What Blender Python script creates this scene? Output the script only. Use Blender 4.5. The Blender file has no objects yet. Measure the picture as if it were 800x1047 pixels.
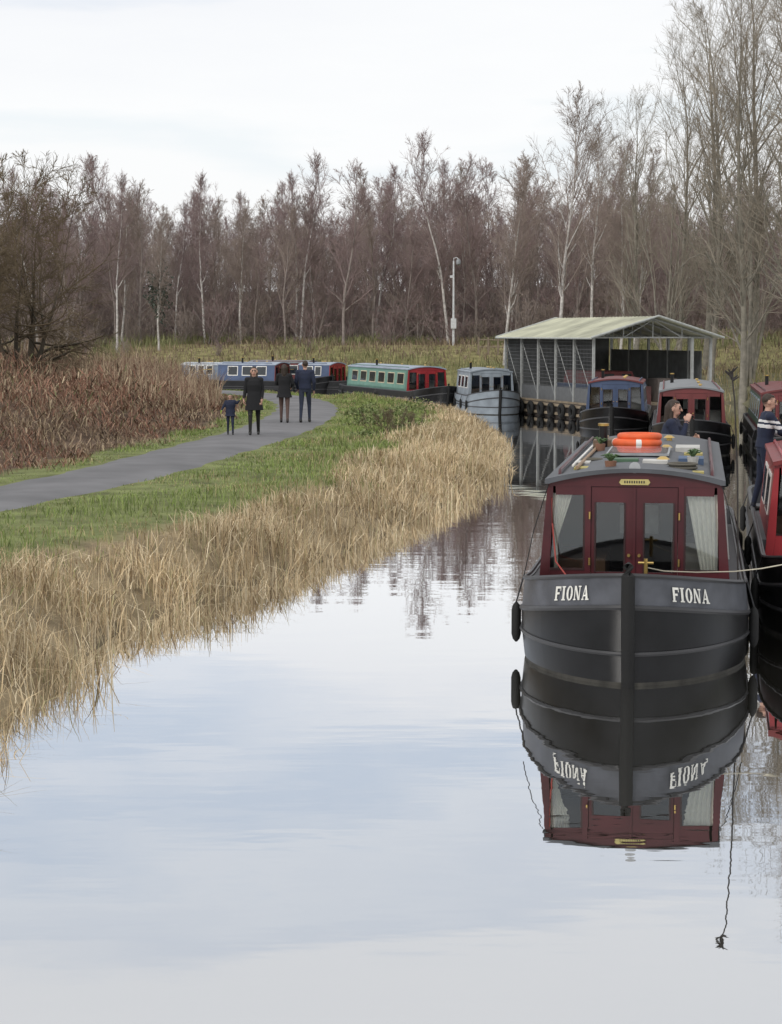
import bpy, math, random, bmesh
import numpy as np
from mathutils import Vector, Matrix, kdtree
random.seed(7); rng=np.random.default_rng(7)
sc=bpy.context.scene
sc.view_settings.view_transform='Standard'; sc.view_settings.look='None'; sc.view_settings.exposure=0
COL=sc.collection

# ------------------------------------------------------------------ materials
MC={}
def M(name,col,rough=.6,metal=0,var=.18,scale=6,bump=0,spec=.5,coat=0,streak=False):
    if name in MC: return MC[name]
    m=bpy.data.materials.new(name); m.use_nodes=True; nt=m.node_tree; b=nt.nodes['Principled BSDF']
    tc=nt.nodes.new('ShaderNodeTexCoord'); mp=nt.nodes.new('ShaderNodeMapping')
    if streak: mp.inputs['Scale'].default_value=(1,1,.15)
    n=nt.nodes.new('ShaderNodeTexNoise'); n.inputs['Scale'].default_value=scale; n.inputs['Detail'].default_value=6
    nt.links.new(tc.outputs['Object'],mp.inputs[0]); nt.links.new(mp.outputs[0],n.inputs['Vector'])
    r=nt.nodes.new('ShaderNodeValToRGB'); r.color_ramp.elements[0].position=.3; r.color_ramp.elements[1].position=.7
    r.color_ramp.elements[0].color=[max(0,c*(1-var)) for c in col]+[1]; r.color_ramp.elements[1].color=[min(1,c*(1+var)) for c in col]+[1]
    nt.links.new(n.outputs['Fac'],r.inputs[0]); nt.links.new(r.outputs[0],b.inputs['Base Color'])
    b.inputs['Roughness'].default_value=rough; b.inputs['Metallic'].default_value=metal
    b.inputs['Specular IOR Level'].default_value=spec; b.inputs['Coat Weight'].default_value=coat
    mr=nt.nodes.new('ShaderNodeMapRange'); mr.inputs[3].default_value=max(0,rough-.1); mr.inputs[4].default_value=min(1,rough+.15)
    nt.links.new(n.outputs['Fac'],mr.inputs[0]); nt.links.new(mr.outputs[0],b.inputs['Roughness'])
    if bump:
        bp=nt.nodes.new('ShaderNodeBump'); bp.inputs['Strength'].default_value=.6; bp.inputs['Distance'].default_value=bump
        n2=nt.nodes.new('ShaderNodeTexNoise'); n2.inputs['Scale'].default_value=scale*6; n2.inputs['Detail'].default_value=4
        nt.links.new(tc.outputs['Object'],n2.inputs['Vector']); nt.links.new(n2.outputs['Fac'],bp.inputs['Height']); nt.links.new(bp.outputs[0],b.inputs['Normal'])
    MC[name]=m; return m
def Mattr(name,rough=.8,nscale=3,var=.25,bump=0):
    m=bpy.data.materials.new(name); m.use_nodes=True; nt=m.node_tree; b=nt.nodes['Principled BSDF']
    a=nt.nodes.new('ShaderNodeAttribute'); a.attribute_name='Col'
    tc=nt.nodes.new('ShaderNodeTexCoord'); n=nt.nodes.new('ShaderNodeTexNoise'); n.inputs['Scale'].default_value=nscale; n.inputs['Detail'].default_value=8
    nt.links.new(tc.outputs['Object'],n.inputs['Vector'])
    mr=nt.nodes.new('ShaderNodeMapRange'); mr.inputs[1].default_value=.3; mr.inputs[2].default_value=.7; mr.inputs[3].default_value=1-var; mr.inputs[4].default_value=1+var
    nt.links.new(n.outputs['Fac'],mr.inputs[0])
    mx=nt.nodes.new('ShaderNodeVectorMath'); mx.operation='SCALE'
    nt.links.new(a.outputs['Color'],mx.inputs[0]); nt.links.new(mr.outputs[0],mx.inputs['Scale']); nt.links.new(mx.outputs[0],b.inputs['Base Color'])
    b.inputs['Roughness'].default_value=rough; b.inputs['Specular IOR Level'].default_value=.2
    if bump:
        bp=nt.nodes.new('ShaderNodeBump'); bp.inputs['Distance'].default_value=bump
        n2=nt.nodes.new('ShaderNodeTexNoise'); n2.inputs['Scale'].default_value=12; n2.inputs['Detail'].default_value=8
        nt.links.new(tc.outputs['Object'],n2.inputs['Vector']); nt.links.new(n2.outputs['Fac'],bp.inputs['Height']); nt.links.new(bp.outputs[0],b.inputs['Normal'])
    return m
def Mglass(name,tint=(.92,.94,.94),refl=.1):
    m=bpy.data.materials.new(name); m.use_nodes=True; nt=m.node_tree; nt.nodes.remove(nt.nodes['Principled BSDF'])
    o=nt.nodes['Material Output']; t=nt.nodes.new('ShaderNodeBsdfTransparent'); t.inputs[0].default_value=[*tint,1]
    g=nt.nodes.new('ShaderNodeBsdfGlossy'); g.inputs['Roughness'].default_value=.03
    mx=nt.nodes.new('ShaderNodeMixShader'); f=nt.nodes.new('ShaderNodeFresnel'); f.inputs[0].default_value=1.5
    ad=nt.nodes.new('ShaderNodeMath'); ad.inputs[1].default_value=refl*.3; ad.use_clamp=True
    nt.links.new(f.outputs[0],ad.inputs[0]); nt.links.new(ad.outputs[0],mx.inputs[0]); nt.links.new(t.outputs[0],mx.inputs[1]); nt.links.new(g.outputs[0],mx.inputs[2]); nt.links.new(mx.outputs[0],o.inputs[0]); return m

# ------------------------------------------------------------------ mesh builder
class MB:
    def __init__(s): s.v=[];s.f=[];s.m=[]
    def add(s,vs,fs,m=0):
        o=len(s.v); s.v+= [tuple(p) for p in vs]; s.f+=[tuple(i+o for i in f) for f in fs]; s.m+=[m]*len(fs)
    def box(s,x0,x1,y0,y1,z0,z1,m=0):
        s.add([(x0,y0,z0),(x1,y0,z0),(x1,y1,z0),(x0,y1,z0),(x0,y0,z1),(x1,y0,z1),(x1,y1,z1),(x0,y1,z1)],
              [(0,3,2,1),(4,5,6,7),(0,1,5,4),(1,2,6,5),(2,3,7,6),(3,0,4,7)],m)
    def hexa(s,p,q,m=0):
        s.add(list(p)+list(q),[(0,1,2,3),(7,6,5,4),(0,4,5,1),(1,5,6,2),(2,6,7,3),(3,7,4,0)],m)
    def prism(s,poly,y0,y1,m=0):
        n=len(poly); vs=[(x,y0,z) for x,z in poly]+[(x,y1,z) for x,z in poly]
        s.add(vs,[tuple(range(n)),tuple(range(2*n-1,n-1,-1))]+[(i,i+n,(i+1)%n+n,(i+1)%n) for i in range(n)],m)
    def loft(s,rings,m=0,cap=True,closed=True):
        n=len(rings[0]); vs=[p for r in rings for p in r]; fs=[]
        for i in range(len(rings)-1):
            for j in range(n if closed else n-1):
                k=(j+1)%n; fs.append((i*n+j,i*n+k,(i+1)*n+k,(i+1)*n+j))
        if cap: fs.append(tuple(range(n-1,-1,-1))); fs.append(tuple((len(rings)-1)*n+j for j in range(n)))
        s.add(vs,fs,m)
    def tube(s,pts,r,m=0,n=8,closed=False):
        pts=[Vector(p) for p in pts]; N=len(pts); rings=[]
        for i,p in enumerate(pts):
            a=pts[(i-1)%N] if (closed or i>0) else p; b=pts[(i+1)%N] if (closed or i<N-1) else p
            t=(b-a).normalized(); u=t.cross(Vector((0,0,1)))
            if u.length<.05: u=t.cross(Vector((0,1,0)))
            u.normalize(); w=t.cross(u); rr=r[i] if isinstance(r,(list,tuple)) else r
            rings.append([p+u*rr*math.cos(2*math.pi*k/n)+w*rr*math.sin(2*math.pi*k/n) for k in range(n)])
        if closed: rings.append(rings[0])
        s.loft(rings,m,cap=not closed)
    def cyl(s,p0,p1,r0,r1=None,m=0,n=14): s.tube([p0,p1],[r0,r0 if r1 is None else r1],m,n)
    def torus(s,c,R,r,ax='z',m=0,n=28,k=10,mfun=None):
        for i in range(n):
            a0=2*math.pi*i/n; a1=2*math.pi*(i+1)/n; ring=[]
            for a in (a0,a1):
                rr=[]
                for j in range(k):
                    b=2*math.pi*j/k; x=(R+r*math.cos(b))*math.cos(a); y=(R+r*math.cos(b))*math.sin(a); z=r*math.sin(b)
                    p={'z':(x,y,z),'x':(z,x,y),'y':(x,z,y)}[ax]; rr.append((p[0]+c[0],p[1]+c[1],p[2]+c[2]))
                ring.append(rr)
            s.loft(ring,mfun(i) if mfun else m,cap=False)
    def obj(s,name,mats,parent=None,smooth=False,bevel=0,loc=None):
        me=bpy.data.meshes.new(name); me.from_pydata(s.v,[],s.f); 
        for mt in (mats if isinstance(mats,(list,tuple)) else [mats]): me.materials.append(mt)
        for p,i in zip(me.polygons,s.m): p.material_index=i
        bm=bmesh.new(); bm.from_mesh(me); bmesh.ops.remove_doubles(bm,verts=bm.verts,dist=1e-5); bmesh.ops.recalc_face_normals(bm,faces=bm.faces); bm.to_mesh(me); bm.free()
        if smooth:
            me.shade_smooth() if hasattr(me,'shade_smooth') else None
            try: me.set_sharp_from_angle(angle=math.radians(40))
            except Exception: pass
        o=bpy.data.objects.new(name,me); COL.objects.link(o)
        if parent: o.parent=parent
        if loc: o.location=loc
        if bevel:
            b=o.modifiers.new('Bevel','BEVEL'); b.width=bevel; b.segments=2; b.limit_method='ANGLE'
        return o
def empty(name,loc=(0,0,0),rz=0,scale=1):
    e=bpy.data.objects.new(name,None); COL.objects.link(e); e.location=loc; e.rotation_euler=(0,0,rz); e.scale=(scale,)*3; e.empty_display_size=.2; return e
def npmesh(name,V,F,mat,cols=None,fm=None,smooth=False):
    me=bpy.data.meshes.new(name); V=np.asarray(V,np.float32); F=np.asarray(F,np.int32); k=F.shape[1]
    me.vertices.add(len(V)); me.vertices.foreach_set('co',V.ravel()); me.loops.add(F.size); me.loops.foreach_set('vertex_index',F.ravel())
    me.polygons.add(len(F)); me.polygons.foreach_set('loop_start',np.arange(0,F.size,k,dtype=np.int32))
    for mt in (mat if isinstance(mat,(list,tuple)) else [mat]): me.materials.append(mt)
    if fm is not None: me.polygons.foreach_set('material_index',np.asarray(fm,np.int32))
    if cols is not None:
        a=me.color_attributes.new('Col','FLOAT_COLOR','POINT'); c=np.ones((len(V),4),np.float32); c[:,:3]=cols; a.data.foreach_set('color',c.ravel())
    me.update(calc_edges=True)
    if smooth: me.polygons.foreach_set('use_smooth',np.ones(len(F),bool))
    return me
def link(name,me,parent=None,loc=(0,0,0),rz=0,s=(1,1,1)):
    o=bpy.data.objects.new(name,me); COL.objects.link(o); o.location=loc; o.rotation_euler=(0,0,rz); o.scale=s
    if parent: o.parent=parent
    return o

# ------------------------------------------------------------------ terrain
LB=[(-3.7,-40),(-3.6,5),(-3.4,12),(-3.25,16),(-2.88,21.3),(-1.41,25.6),(0,31.2),(1.8,40),(2.87,51),(3.2,60),(2.5,69),(.8,76),(-2.5,82),(-8,90),(-20,97),(-45,106),(-120,118)]
FB=[(-120,130),(-45,119),(-18,111),(-3,107),(6,103),(12,97),(16,88),(15,75),(13.8,65),(13,50),(12,35),(11,20),(10.5,-40)]
CP=np.array(LB+FB,float)
PATH=[(-13,5),(-10.4,14),(-8,21.5),(-6.35,28),(-5.0,34),(-3.95,42),(-3.1,50),(-2.75,57),(-2.75,64),(-3.3,71),(-4.8,78),(-8.5,85),(-15,90.5),(-30,98),(-60,108)]
def seg_dist(X,Y,poly,closed):
    P=np.array(poly,float); n=len(P); d=np.full(X.shape,1e9)
    for i in range(n if closed else n-1):
        a=P[i]; b=P[(i+1)%n]; ab=b-a; t=np.clip(((X-a[0])*ab[0]+(Y-a[1])*ab[1])/(ab@ab),0,1)
        d=np.minimum(d,np.hypot(X-a[0]-t*ab[0],Y-a[1]-t*ab[1]))
    return d
def canal_sd(X,Y):
    X=np.asarray(X,float);Y=np.asarray(Y,float)
    d=seg_dist(X,Y,CP,True); ins=np.zeros(X.shape,bool); n=len(CP)
    for i in range(n):
        a=CP[i]; b=CP[(i+1)%n]
        if a[1]==b[1]: continue
        c=((a[1]>Y)!=(b[1]>Y))&(X<(b[0]-a[0])*(Y-a[1])/(b[1]-a[1])+a[0]); ins^=c
    return np.where(ins,-d,d)
def ss(t): t=np.clip(t,0,1); return t*t*(3-2*t)
pyy=np.array([p[1] for p in PATH]); pxx=np.array([p[0] for p in PATH])
def dleft(X,Y): return np.interp(Y,pyy,pxx)-1.1-X
def vn(X,Y,s,seed=0):
    return (np.sin(X*s*1.3+seed+1.7*np.sin(Y*s*.9+seed))+np.sin(Y*s*1.1+2*seed+1.3*np.sin(X*s*.7+.5)))*.5
def farline(X): return 105-.35*X
def tz(X,Y):
    X=np.asarray(X,float);Y=np.asarray(Y,float)
    sd=canal_sd(X,Y); t=np.clip(sd/1.9,0,1); z=.7*(1-(1-t)**2)
    z=np.where(sd<0,-np.clip(-sd*.6,0,1.2),z)
    pd=seg_dist(X,Y,PATH,False)
    off=ss((pd-1.5)/1.5)*ss((sd-.3)/1.)
    z=z+off*.05*vn(X,Y,1.1,2)
    dl=dleft(X,Y); mound=.8*ss((dl-1.6)/6)*(1-ss((Y-72)/10))*ss((Y-5)/5)
    z=z+np.where((sd>0)&(X<0),mound*(1+.2*vn(X,Y,.8,4)),0)
    fl=farline(X); z=z+np.where(sd>0,1.75*ss((Y-fl)/14)+5.0*ss((Y-132)/75),0)
    z=z+np.where((sd>0)&(X>8),.5*ss((sd-1)/5),0)
    return z
def tz1(x,y): return float(tz(np.array([x]),np.array([y]))[0])
def axis(lo,hi,step,far,grow=1.25):
    a=list(np.arange(lo,hi+1e-6,step)); s=step; x=hi
    while x<far[1]: s*=grow; x+=s; a.append(x)
    s=step; x=lo
    while x>far[0]: s*=grow; x-=s; a.insert(0,x)
    return np.array(a)
gx=axis(-16,16,.4,(-900,900)); gy=axis(6,125,.55,(-120,1500))
GX,GY=np.meshgrid(gx,gy); GZ=tz(GX,GY); nx=len(gx); ny=len(gy)
V=np.stack([GX.ravel(),GY.ravel(),GZ.ravel()],1)
i=np.arange(ny-1)[:,None]*nx+np.arange(nx-1)[None]; F=np.stack([i,i+1,i+nx+1,i+nx],-1).reshape(-1,4)
sd=canal_sd(GX,GY).ravel(); pd=seg_dist(GX,GY,PATH,False).ravel(); X=GX.ravel();Y=GY.ravel(); dl=dleft(X,Y)
C=np.tile(np.array([.13,.10,.065]),(len(X),1))
def setc(mask,c): C[mask]=c
setc((X<0)&(Y<100)&(sd>0)&(pd>1.1),(.12,.08,.055))
setc((Y>farline(X)-1)&(Y<135)&(sd>0),(.24,.22,.10))
setc((Y>128),(.11,.088,.075))
setc((X<6)&(Y<95)&(sd>0)&(dl<1.0),(.17,.19,.075))
setc((X<6)&(Y<85)&(sd<1.5),(.28,.22,.135))
setc(sd<-.1,(.05,.045,.03))
setc((X>9)&(Y<100)&(sd>0),(.17,.16,.10))
terr_mat=Mattr('ground_mat',rough=.95,nscale=1.6,var=.4,bump=.06)
ground=link('ground',npmesh('ground',V,F,terr_mat,C,smooth=True))

# path
def resample(P,step):
    P=[Vector((*p,0)) for p in P]; out=[]
    for k in range(len(P)-1):
        p0=P[max(k-1,0)];p1=P[k];p2=P[k+1];p3=P[min(k+2,len(P)-1)]
        n=max(2,int((p2-p1).length/step))
        for q in range(n):
            t=q/n; out.append(.5*((2*p1)+(p2-p0)*t+(2*p0-5*p1+4*p2-p3)*t*t+(3*p1-p0-3*p2+p3)*t**3))
    out.append(P[-1]); return out
pc=resample(PATH,.4); Vp=[];
for k,p in enumerate(pc):
    a=pc[max(k-1,0)]; b=pc[min(k+1,len(pc)-1)]; t=(b-a).normalized(); nrm=Vector((-t.y,t.x,0))
    for q in (-1,-.5,0,.5,1):
        wj=1.12+.06*math.sin(k*.9+q)+.07*random.random() if abs(q)==1 else 1.1
        pt=p+nrm*wj*q; Vp.append((pt.x,pt.y,.735+.012*(1-abs(q))-(.05 if abs(q)==1 else 0)))
Fp=[(k*5+j,k*5+j+1,k*5+j+6,k*5+j+5) for k in range(len(pc)-1) for j in range(4)]
asph=M('asphalt',(.15,.148,.153),rough=.85,var=.28,scale=.8,bump=.008)
link('towpath',npmesh('towpath',Vp,Fp,asph,smooth=True))

# water
wm=bpy.data.materials.new('water_mat'); wm.use_nodes=True; nt=wm.node_tree; nt.nodes.remove(nt.nodes['Principled BSDF'])
o=nt.nodes['Material Output']; g=nt.nodes.new('ShaderNodeBsdfGlossy'); g.inputs['Roughness'].default_value=.012; g.inputs[0].default_value=(.945,.95,.96,1)
d=nt.nodes.new('ShaderNodeBsdfDiffuse'); d.inputs[0].default_value=(.05,.048,.038,1)
mx=nt.nodes.new('ShaderNodeMixShader'); fr=nt.nodes.new('ShaderNodeFresnel'); fr.inputs[0].default_value=2.6
ad=nt.nodes.new('ShaderNodeMath'); ad.operation='ADD'; ad.inputs[1].default_value=.45; ad.use_clamp=True
tc=nt.nodes.new('ShaderNodeTexCoord'); mp=nt.nodes.new('ShaderNodeMapping'); mp.inputs['Scale'].default_value=(.5,1.4,1)
n1=nt.nodes.new('ShaderNodeTexNoise'); n1.inputs['Scale'].default_value=1.5; n1.inputs['Detail'].default_value=3; n1.inputs['Roughness'].default_value=.4
n2=nt.nodes.new('ShaderNodeTexNoise'); n2.inputs['Scale'].default_value=.12; n2.inputs['Detail'].default_value=2
pw=nt.nodes.new('ShaderNodeMapRange'); pw.inputs[1].default_value=.4; pw.inputs[2].default_value=.65; pw.inputs[3].default_value=.25; pw.inputs[4].default_value=1
ml=nt.nodes.new('ShaderNodeMath'); ml.operation='MULTIPLY'
bp=nt.nodes.new('ShaderNodeBump'); bp.inputs['Strength'].default_value=1; bp.inputs['Distance'].default_value=.0036
L=nt.links.new
L(tc.outputs['Object'],mp.inputs[0]); L(mp.outputs[0],n1.inputs['Vector']); L(tc.outputs['Object'],n2.inputs['Vector']); L(n2.outputs['Fac'],pw.inputs[0])
L(n1.outputs['Fac'],ml.inputs[0]); L(pw.outputs[0],ml.inputs[1]); L(ml.outputs[0],bp.inputs['Height']); L(bp.outputs[0],g.inputs['Normal'])
L(fr.outputs[0],ad.inputs[0]); L(ad.outputs[0],mx.inputs[0]); L(d.outputs[0],mx.inputs[1]); L(g.outputs[0],mx.inputs[2]); L(mx.outputs[0],o.inputs[0])
link('canal_water',npmesh('canal_water',[(-140,-70,0),(60,-70,0),(60,140,0),(-140,140,0)],[(0,1,2,3)],wm))

# ------------------------------------------------------------------ blades
def blades(P,h,w,lean,cols,droop=.5):
    N=len(P); a=rng.uniform(0,2*np.pi,N); la=rng.uniform(0,2*np.pi,N)
    side=np.stack([np.cos(a),np.sin(a),np.zeros(N)],1)*(w/2)[:,None]; ld=np.stack([np.cos(la),np.sin(la),np.zeros(N)],1)
    up=np.array([0,0,1.]); 
    m=P+ld*(h*lean*.35)[:,None]+up*(h*.6)[:,None]; t=P+ld*(h*lean)[:,None]+up*(h*(1-droop*lean*.6))[:,None]
    V=np.stack([P-side,P+side,m-side*.8,m+side*.8,t-side*.25,t+side*.25],1).reshape(-1,3)
    b=np.arange(N)[:,None]*6; F=np.stack([b+0,b+1,b+3,b+2],-1).reshape(-1,4); F2=np.stack([b+2,b+3,b+5,b+4],-1).reshape(-1,4)
    return V,np.concatenate([F,F2]),np.repeat(cols,6,0)
def pal(N,cs,var=.2,wts=None):
    cs=np.array(cs,float); k=rng.choice(len(cs),N,p=wts); c=cs[k]*rng.uniform(1-var,1+var,(N,1)); return c
veg=Mattr('dry_vegetation',rough=.85,nscale=.6,var=.25)
# reeds
N=330000; x=rng.uniform(-6,5,N); y=11+75*rng.uniform(0,1,N)**1.45; s_=canal_sd(x,y); p_=seg_dist(x,y,PATH,False)
wid=np.interp(y,[10,22,32,45,60,75],[1.3,1.25,1.4,2.2,1.7,1.0])+.4*vn(x,y,.6,1)
k=(s_>-.30-.3*vn(x,y,1.7,3))&(s_<wid)&(p_>1.9)&(rng.uniform(size=N)<np.clip(.6+.6*vn(x,y,2.2,7),.22,1)); x=x[k];y=y[k];s_=s_[k];wid=wid[k]; N=len(x)
P=np.stack([x,y,np.maximum(tz(x,y),-.1)-.02],1)
h=rng.uniform(.16,.62,N)*(.85+.35*vn(x,y,1.3,5))*np.interp(s_/wid,[0,.7,1],[1,.85,.5]); w=np.interp(y,[15,30,60],[.008,.012,.022])*rng.uniform(.5,1.5,N)
h*=np.interp(y,[20,45,60,75],[1,.95,.75,.6])
ln=rng.uniform(0,.45,N)+(rng.uniform(size=N)<.45)*rng.uniform(.2,1.4,N)
c=pal(N,[(.62,.49,.31),(.50,.39,.24),(.74,.63,.44),(.28,.20,.12),(.38,.34,.19)],.22,[.34,.24,.2,.14,.08])
v,f,cc=blades(P,h,w,ln,c); link('reed_bed',npmesh('reed_bed',v,f,veg,cc))
# grass
N=170000; x=rng.uniform(-15,4,N); y=rng.uniform(13,88,N); s_=canal_sd(x,y); p_=seg_dist(x,y,PATH,False); dl=dleft(x,y)
k=(p_>1.05)&(s_>.7)&(((dl<.0))|((dl>0)&(dl<.7+.5*vn(x,y,.9,6))))&((s_>1.2)|(rng.uniform(size=N)<.5)); x=x[k];y=y[k];s_=s_[k];p_=p_[k];N=len(x)
P=np.stack([x,y,tz(x,y)-.01],1); h=rng.uniform(.03,.11,N)*np.clip(1+.7*vn(x,y,1.1,9),.4,2)*np.interp(p_,[1.1,1.6,3],[.5,1,1.6]); w=np.interp(y,[15,30,60],[.008,.013,.028])
dry=(rng.uniform(size=N)<np.clip(.18+.5*ss((2.4-s_)/1.4)+.3*vn(x,y,.8,3),0,.85))[:,None]
c=np.where(dry,pal(N,[(.40,.34,.19),(.32,.27,.15)],.2),pal(N,[(.21,.27,.08),(.27,.32,.115),(.15,.20,.065)],.2))
v,f,cc=blades(P,h,w,rng.uniform(0,.9,N),c); link('grass_verge',npmesh('grass_verge',v,f,veg,cc))
# bramble / bracken
N=200000; y=rng.uniform(24,84,N); x=-3-rng.uniform(0,1,N)*(6+y*.28); dl=dleft(x,y); s_=canal_sd(x,y)
dn=np.clip(.42+.6*vn(x,y,.9,11)+.5*vn(x,y,2.3,1),.04,1)
k=(dl>.65+.5*vn(x,y,.9,6))&(rng.uniform(size=N)<dn)&(x>-26)&((y<77)|(dl>4)); x=x[k];y=y[k];dl=dl[k];N=len(x)
hs=ss((dl-.5)/3.5); zz=tz(x,y)+rng.uniform(0,1,N)**1.5*hs*.5*np.clip(1+.9*vn(x,y,.9,11),.1,2)
P=np.stack([x,y,zz],1); h=rng.uniform(.10,.42,N)*(.5+.45*hs); w=np.interp(y,[25,60],[.010,.024])*rng.uniform(.4,1.8,N)
red_=(vn(x,y,.45,8)>-.25)[:,None]
c=np.where(red_,pal(N,[(.27,.145,.10),(.19,.105,.075),(.34,.22,.15),(.38,.30,.20),(.08,.055,.04),(.14,.15,.07)],.25,[.28,.22,.18,.14,.12,.06]),pal(N,[(.30,.22,.15),(.22,.155,.105),(.40,.32,.21),(.11,.08,.06)],.25))
v,f,cc=blades(P,h,w,rng.uniform(.1,2.0,N),c); link('bramble_thicket',npmesh('bramble_thicket',v,f,veg,cc))
# tall dry grass
N=42000; y=rng.uniform(60,90,N); x=rng.uniform(-24,-5.5,N); dl=dleft(x,y); k=(dl>1.8)&(rng.uniform(size=N)<.5+.7*vn(x,y,.7,3))&(canal_sd(x,y)>.5); x=x[k];y=y[k];N=len(x)
P=np.stack([x,y,tz(x,y)],1); c=pal(N,[(.42,.32,.22),(.32,.23,.16),(.50,.40,.28),(.25,.15,.11)],.2)
v,f,cc=blades(P,rng.uniform(.6,1.5,N)*np.interp(y,[60,72,84],[.65,1,1.35])*(1+.3*vn(x,y,1.1,2)),np.full(N,.026),rng.uniform(0,.6,N),c); link('tall_dry_grass',npmesh('tall_dry_grass',v,f,veg,cc))
# far bank grass
N=42000; x=rng.uniform(-45,32,N); y=farline(x)+rng.uniform(-1,26,N); s_=canal_sd(x,y); k=(s_>.1); x=x[k];y=y[k];N=len(x)
P=np.stack([x,y,tz(x,y)],1); g_=vn(x,y,.35,2)+.4*vn(x,y,1.3,5)
c=np.where((g_>.1)[:,None],pal(N,[(.24,.245,.12),(.20,.205,.10)],.2),pal(N,[(.32,.26,.17),(.24,.185,.13),(.18,.13,.10)],.2))
v,f,cc=blades(P,rng.uniform(.12,.6,N)*(1+.6*g_),np.full(N,.045),rng.uniform(0,.8,N),c); link('far_bank_grass',npmesh('far_bank_grass',v,f,veg,cc))
N=9000; x=rng.uniform(10,22,N); y=rng.uniform(30,98,N); s_=canal_sd(x,y); k=s_>.1; x=x[k];y=y[k];N=len(x)
P=np.stack([x,y,tz(x,y)],1); c=pal(N,[(.30,.26,.13),(.2,.2,.08),(.4,.32,.18)],.2)
v,f,cc=blades(P,rng.uniform(.2,.8,N),np.full(N,.035),rng.uniform(0,.6,N),c); link('right_bank_grass',npmesh('right_bank_grass',v,f,veg,cc))

# ------------------------------------------------------------------ trees
def segs_mesh(name,S,mats):
    S=np.array(S,float); VV=[];FF=[];MM=[];off=0
    for sides,mask in ((7,S[:,8]==0),(4,S[:,8]==1),(3,S[:,8]>=2)):
        T=S[mask]; 
        if len(T)==0: continue
        p0=T[:,0:3];p1=T[:,3:6];r0=T[:,6];r1=T[:,7]; d=p1-p0; d/=np.linalg.norm(d,axis=1)[:,None]+1e-9
        a=np.where(np.abs(d[:,2:3])>.9,np.array([[1.,0,0]]),np.array([[0,0,1.]])); u=np.cross(d,a); u/=np.linalg.norm(u,axis=1)[:,None]; w=np.cross(d,u)
        n=sides; ang=2*np.pi*np.arange(n)/n
        ring=(np.cos(ang)[None,:,None]*u[:,None]+np.sin(ang)[None,:,None]*w[:,None])
        A=p0[:,None]+ring*r0[:,None,None]; B=p1[:,None]+ring*r1[:,None,None]
        VV.append(np.concatenate([A,B],1).reshape(-1,3)); b=np.arange(len(T))[:,None]*2*n+off
        j=np.arange(n)[None]; k=(j+1)%n
        FF.append(np.stack([b+j,b+k,b+n+k,b+n+j],-1).reshape(-1,4)); MM.append(np.repeat(np.minimum(T[:,9],len(mats)-1),n)); off+=len(T)*2*n
    return npmesh(name,np.concatenate(VV),np.concatenate(FF),mats,None,np.concatenate(MM),smooth=False)
def gen_tree(seed,H=11,r=.11,start=.2,n1=30,n2=9,n3=7,ang=(35,60),l1=.34,up=.06,wob=.12,stems=1,tw=.006,shape='oval',lean=0,multi_spread=.25,trunk_wob=.05):
    R=random.Random(seed); S=[]
    def rv(s): return Vector((R.gauss(0,s),R.gauss(0,s),R.gauss(0,s)))
    def perp(d,a):
        u=d.orthogonal().normalized(); q=Matrix.Rotation(R.uniform(0,2*math.pi),3,d); u=q@u
        return (d*math.cos(a)+u*math.sin(a)).normalized()
    def br(p,d,L,r0,lvl,mt):
        ns=(0,6,4,2)[lvl]; pts=[(p,d,r0)]
        for i in range(ns):
            d=(d+rv(wob)+Vector((0,0,up*(1.2 if lvl==1 else .8)))).normalized(); q=p+d*(L/ns); r1=max(tw*.6,r0*(1-.72/ns*1.1)) if lvl<3 else r0*.6
            S.append((*p,*q,r0,r1,lvl,mt if r0>.03 else 1)); p=q;r0=r1; pts.append((p,d,r0))
        if lvl<3:
            n=(0,n2,n3,0)[lvl]
            for c in range(n):
                t=R.uniform(.15,1)*ns; i=min(int(t),ns-1); f=t-i; pp=pts[i][0].lerp(pts[i+1][0],f); dd=pts[i+1][1]
                rr=max(tw,(pts[i][2]*(1-f)+pts[i+1][2]*f)*.55)
                br(pp,perp(dd,math.radians(R.uniform(22,50))),L*R.uniform(.32,.62)*(1.1-.5*t/ns),rr if lvl==1 else tw,lvl+1,mt)
    for st in range(stems):
        d=Vector((R.gauss(0,multi_spread),R.gauss(0,multi_spread),1)).normalized() if stems>1 else Vector((lean,0,1)).normalized()
        p=Vector((R.gauss(0,.15),R.gauss(0,.15),-.2)) if stems>1 else Vector((0,0,-.2)); h=H*(R.uniform(.75,1) if stems>1 else 1); ns=14; r0=r*(1 if stems==1 else R.uniform(.6,1)); pts=[(p,d,r0)]
        for i in range(ns):
            d=(d+rv(trunk_wob)+Vector((0,0,.04))).normalized(); q=p+d*h/ns; r1=max(tw,r0-(r/ns)*.93)
            S.append((*p,*q,r0*(1.25 if i==0 else 1),r1,0,0)); p=q;r0=r1; pts.append((p,d,r0))
        m=max(3,int(n1/stems))
        for c in range(m):
            t=(start+(1-start)*((c+R.random())/m))*ns; i=min(int(t),ns-1); f=t-i; pp=pts[i][0].lerp(pts[i+1][0],f); u=(t/ns-start)/(1-start)
            prof={'oval':math.sin(math.pi*min(1,(.25+.72*u)))**.7,'cone':(1-u)*.9+.12,'col':.6+.4*math.sin(math.pi*u)-.25*u}[shape]
            a=math.radians(R.uniform(*ang))*(1-.35*u)
            br(pp,perp(pts[i+1][1],a),h*l1*prof*R.uniform(.6,1.2),max(tw,pts[i][2]*R.uniform(.35,.6)),1,0)
    return S
bark_far=M('bark_far',(.26,.22,.20),.9,scale=3,var=.3); twig_far=M('twig_purple',(.29,.215,.205),.9,scale=.3,var=.3)
bark_birch=M('bark_birch',(.52,.49,.46),.8,scale=5,var=.35); twig_tan=M('twig_tan',(.32,.26,.225),.9,scale=.3,var=.25)
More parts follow.
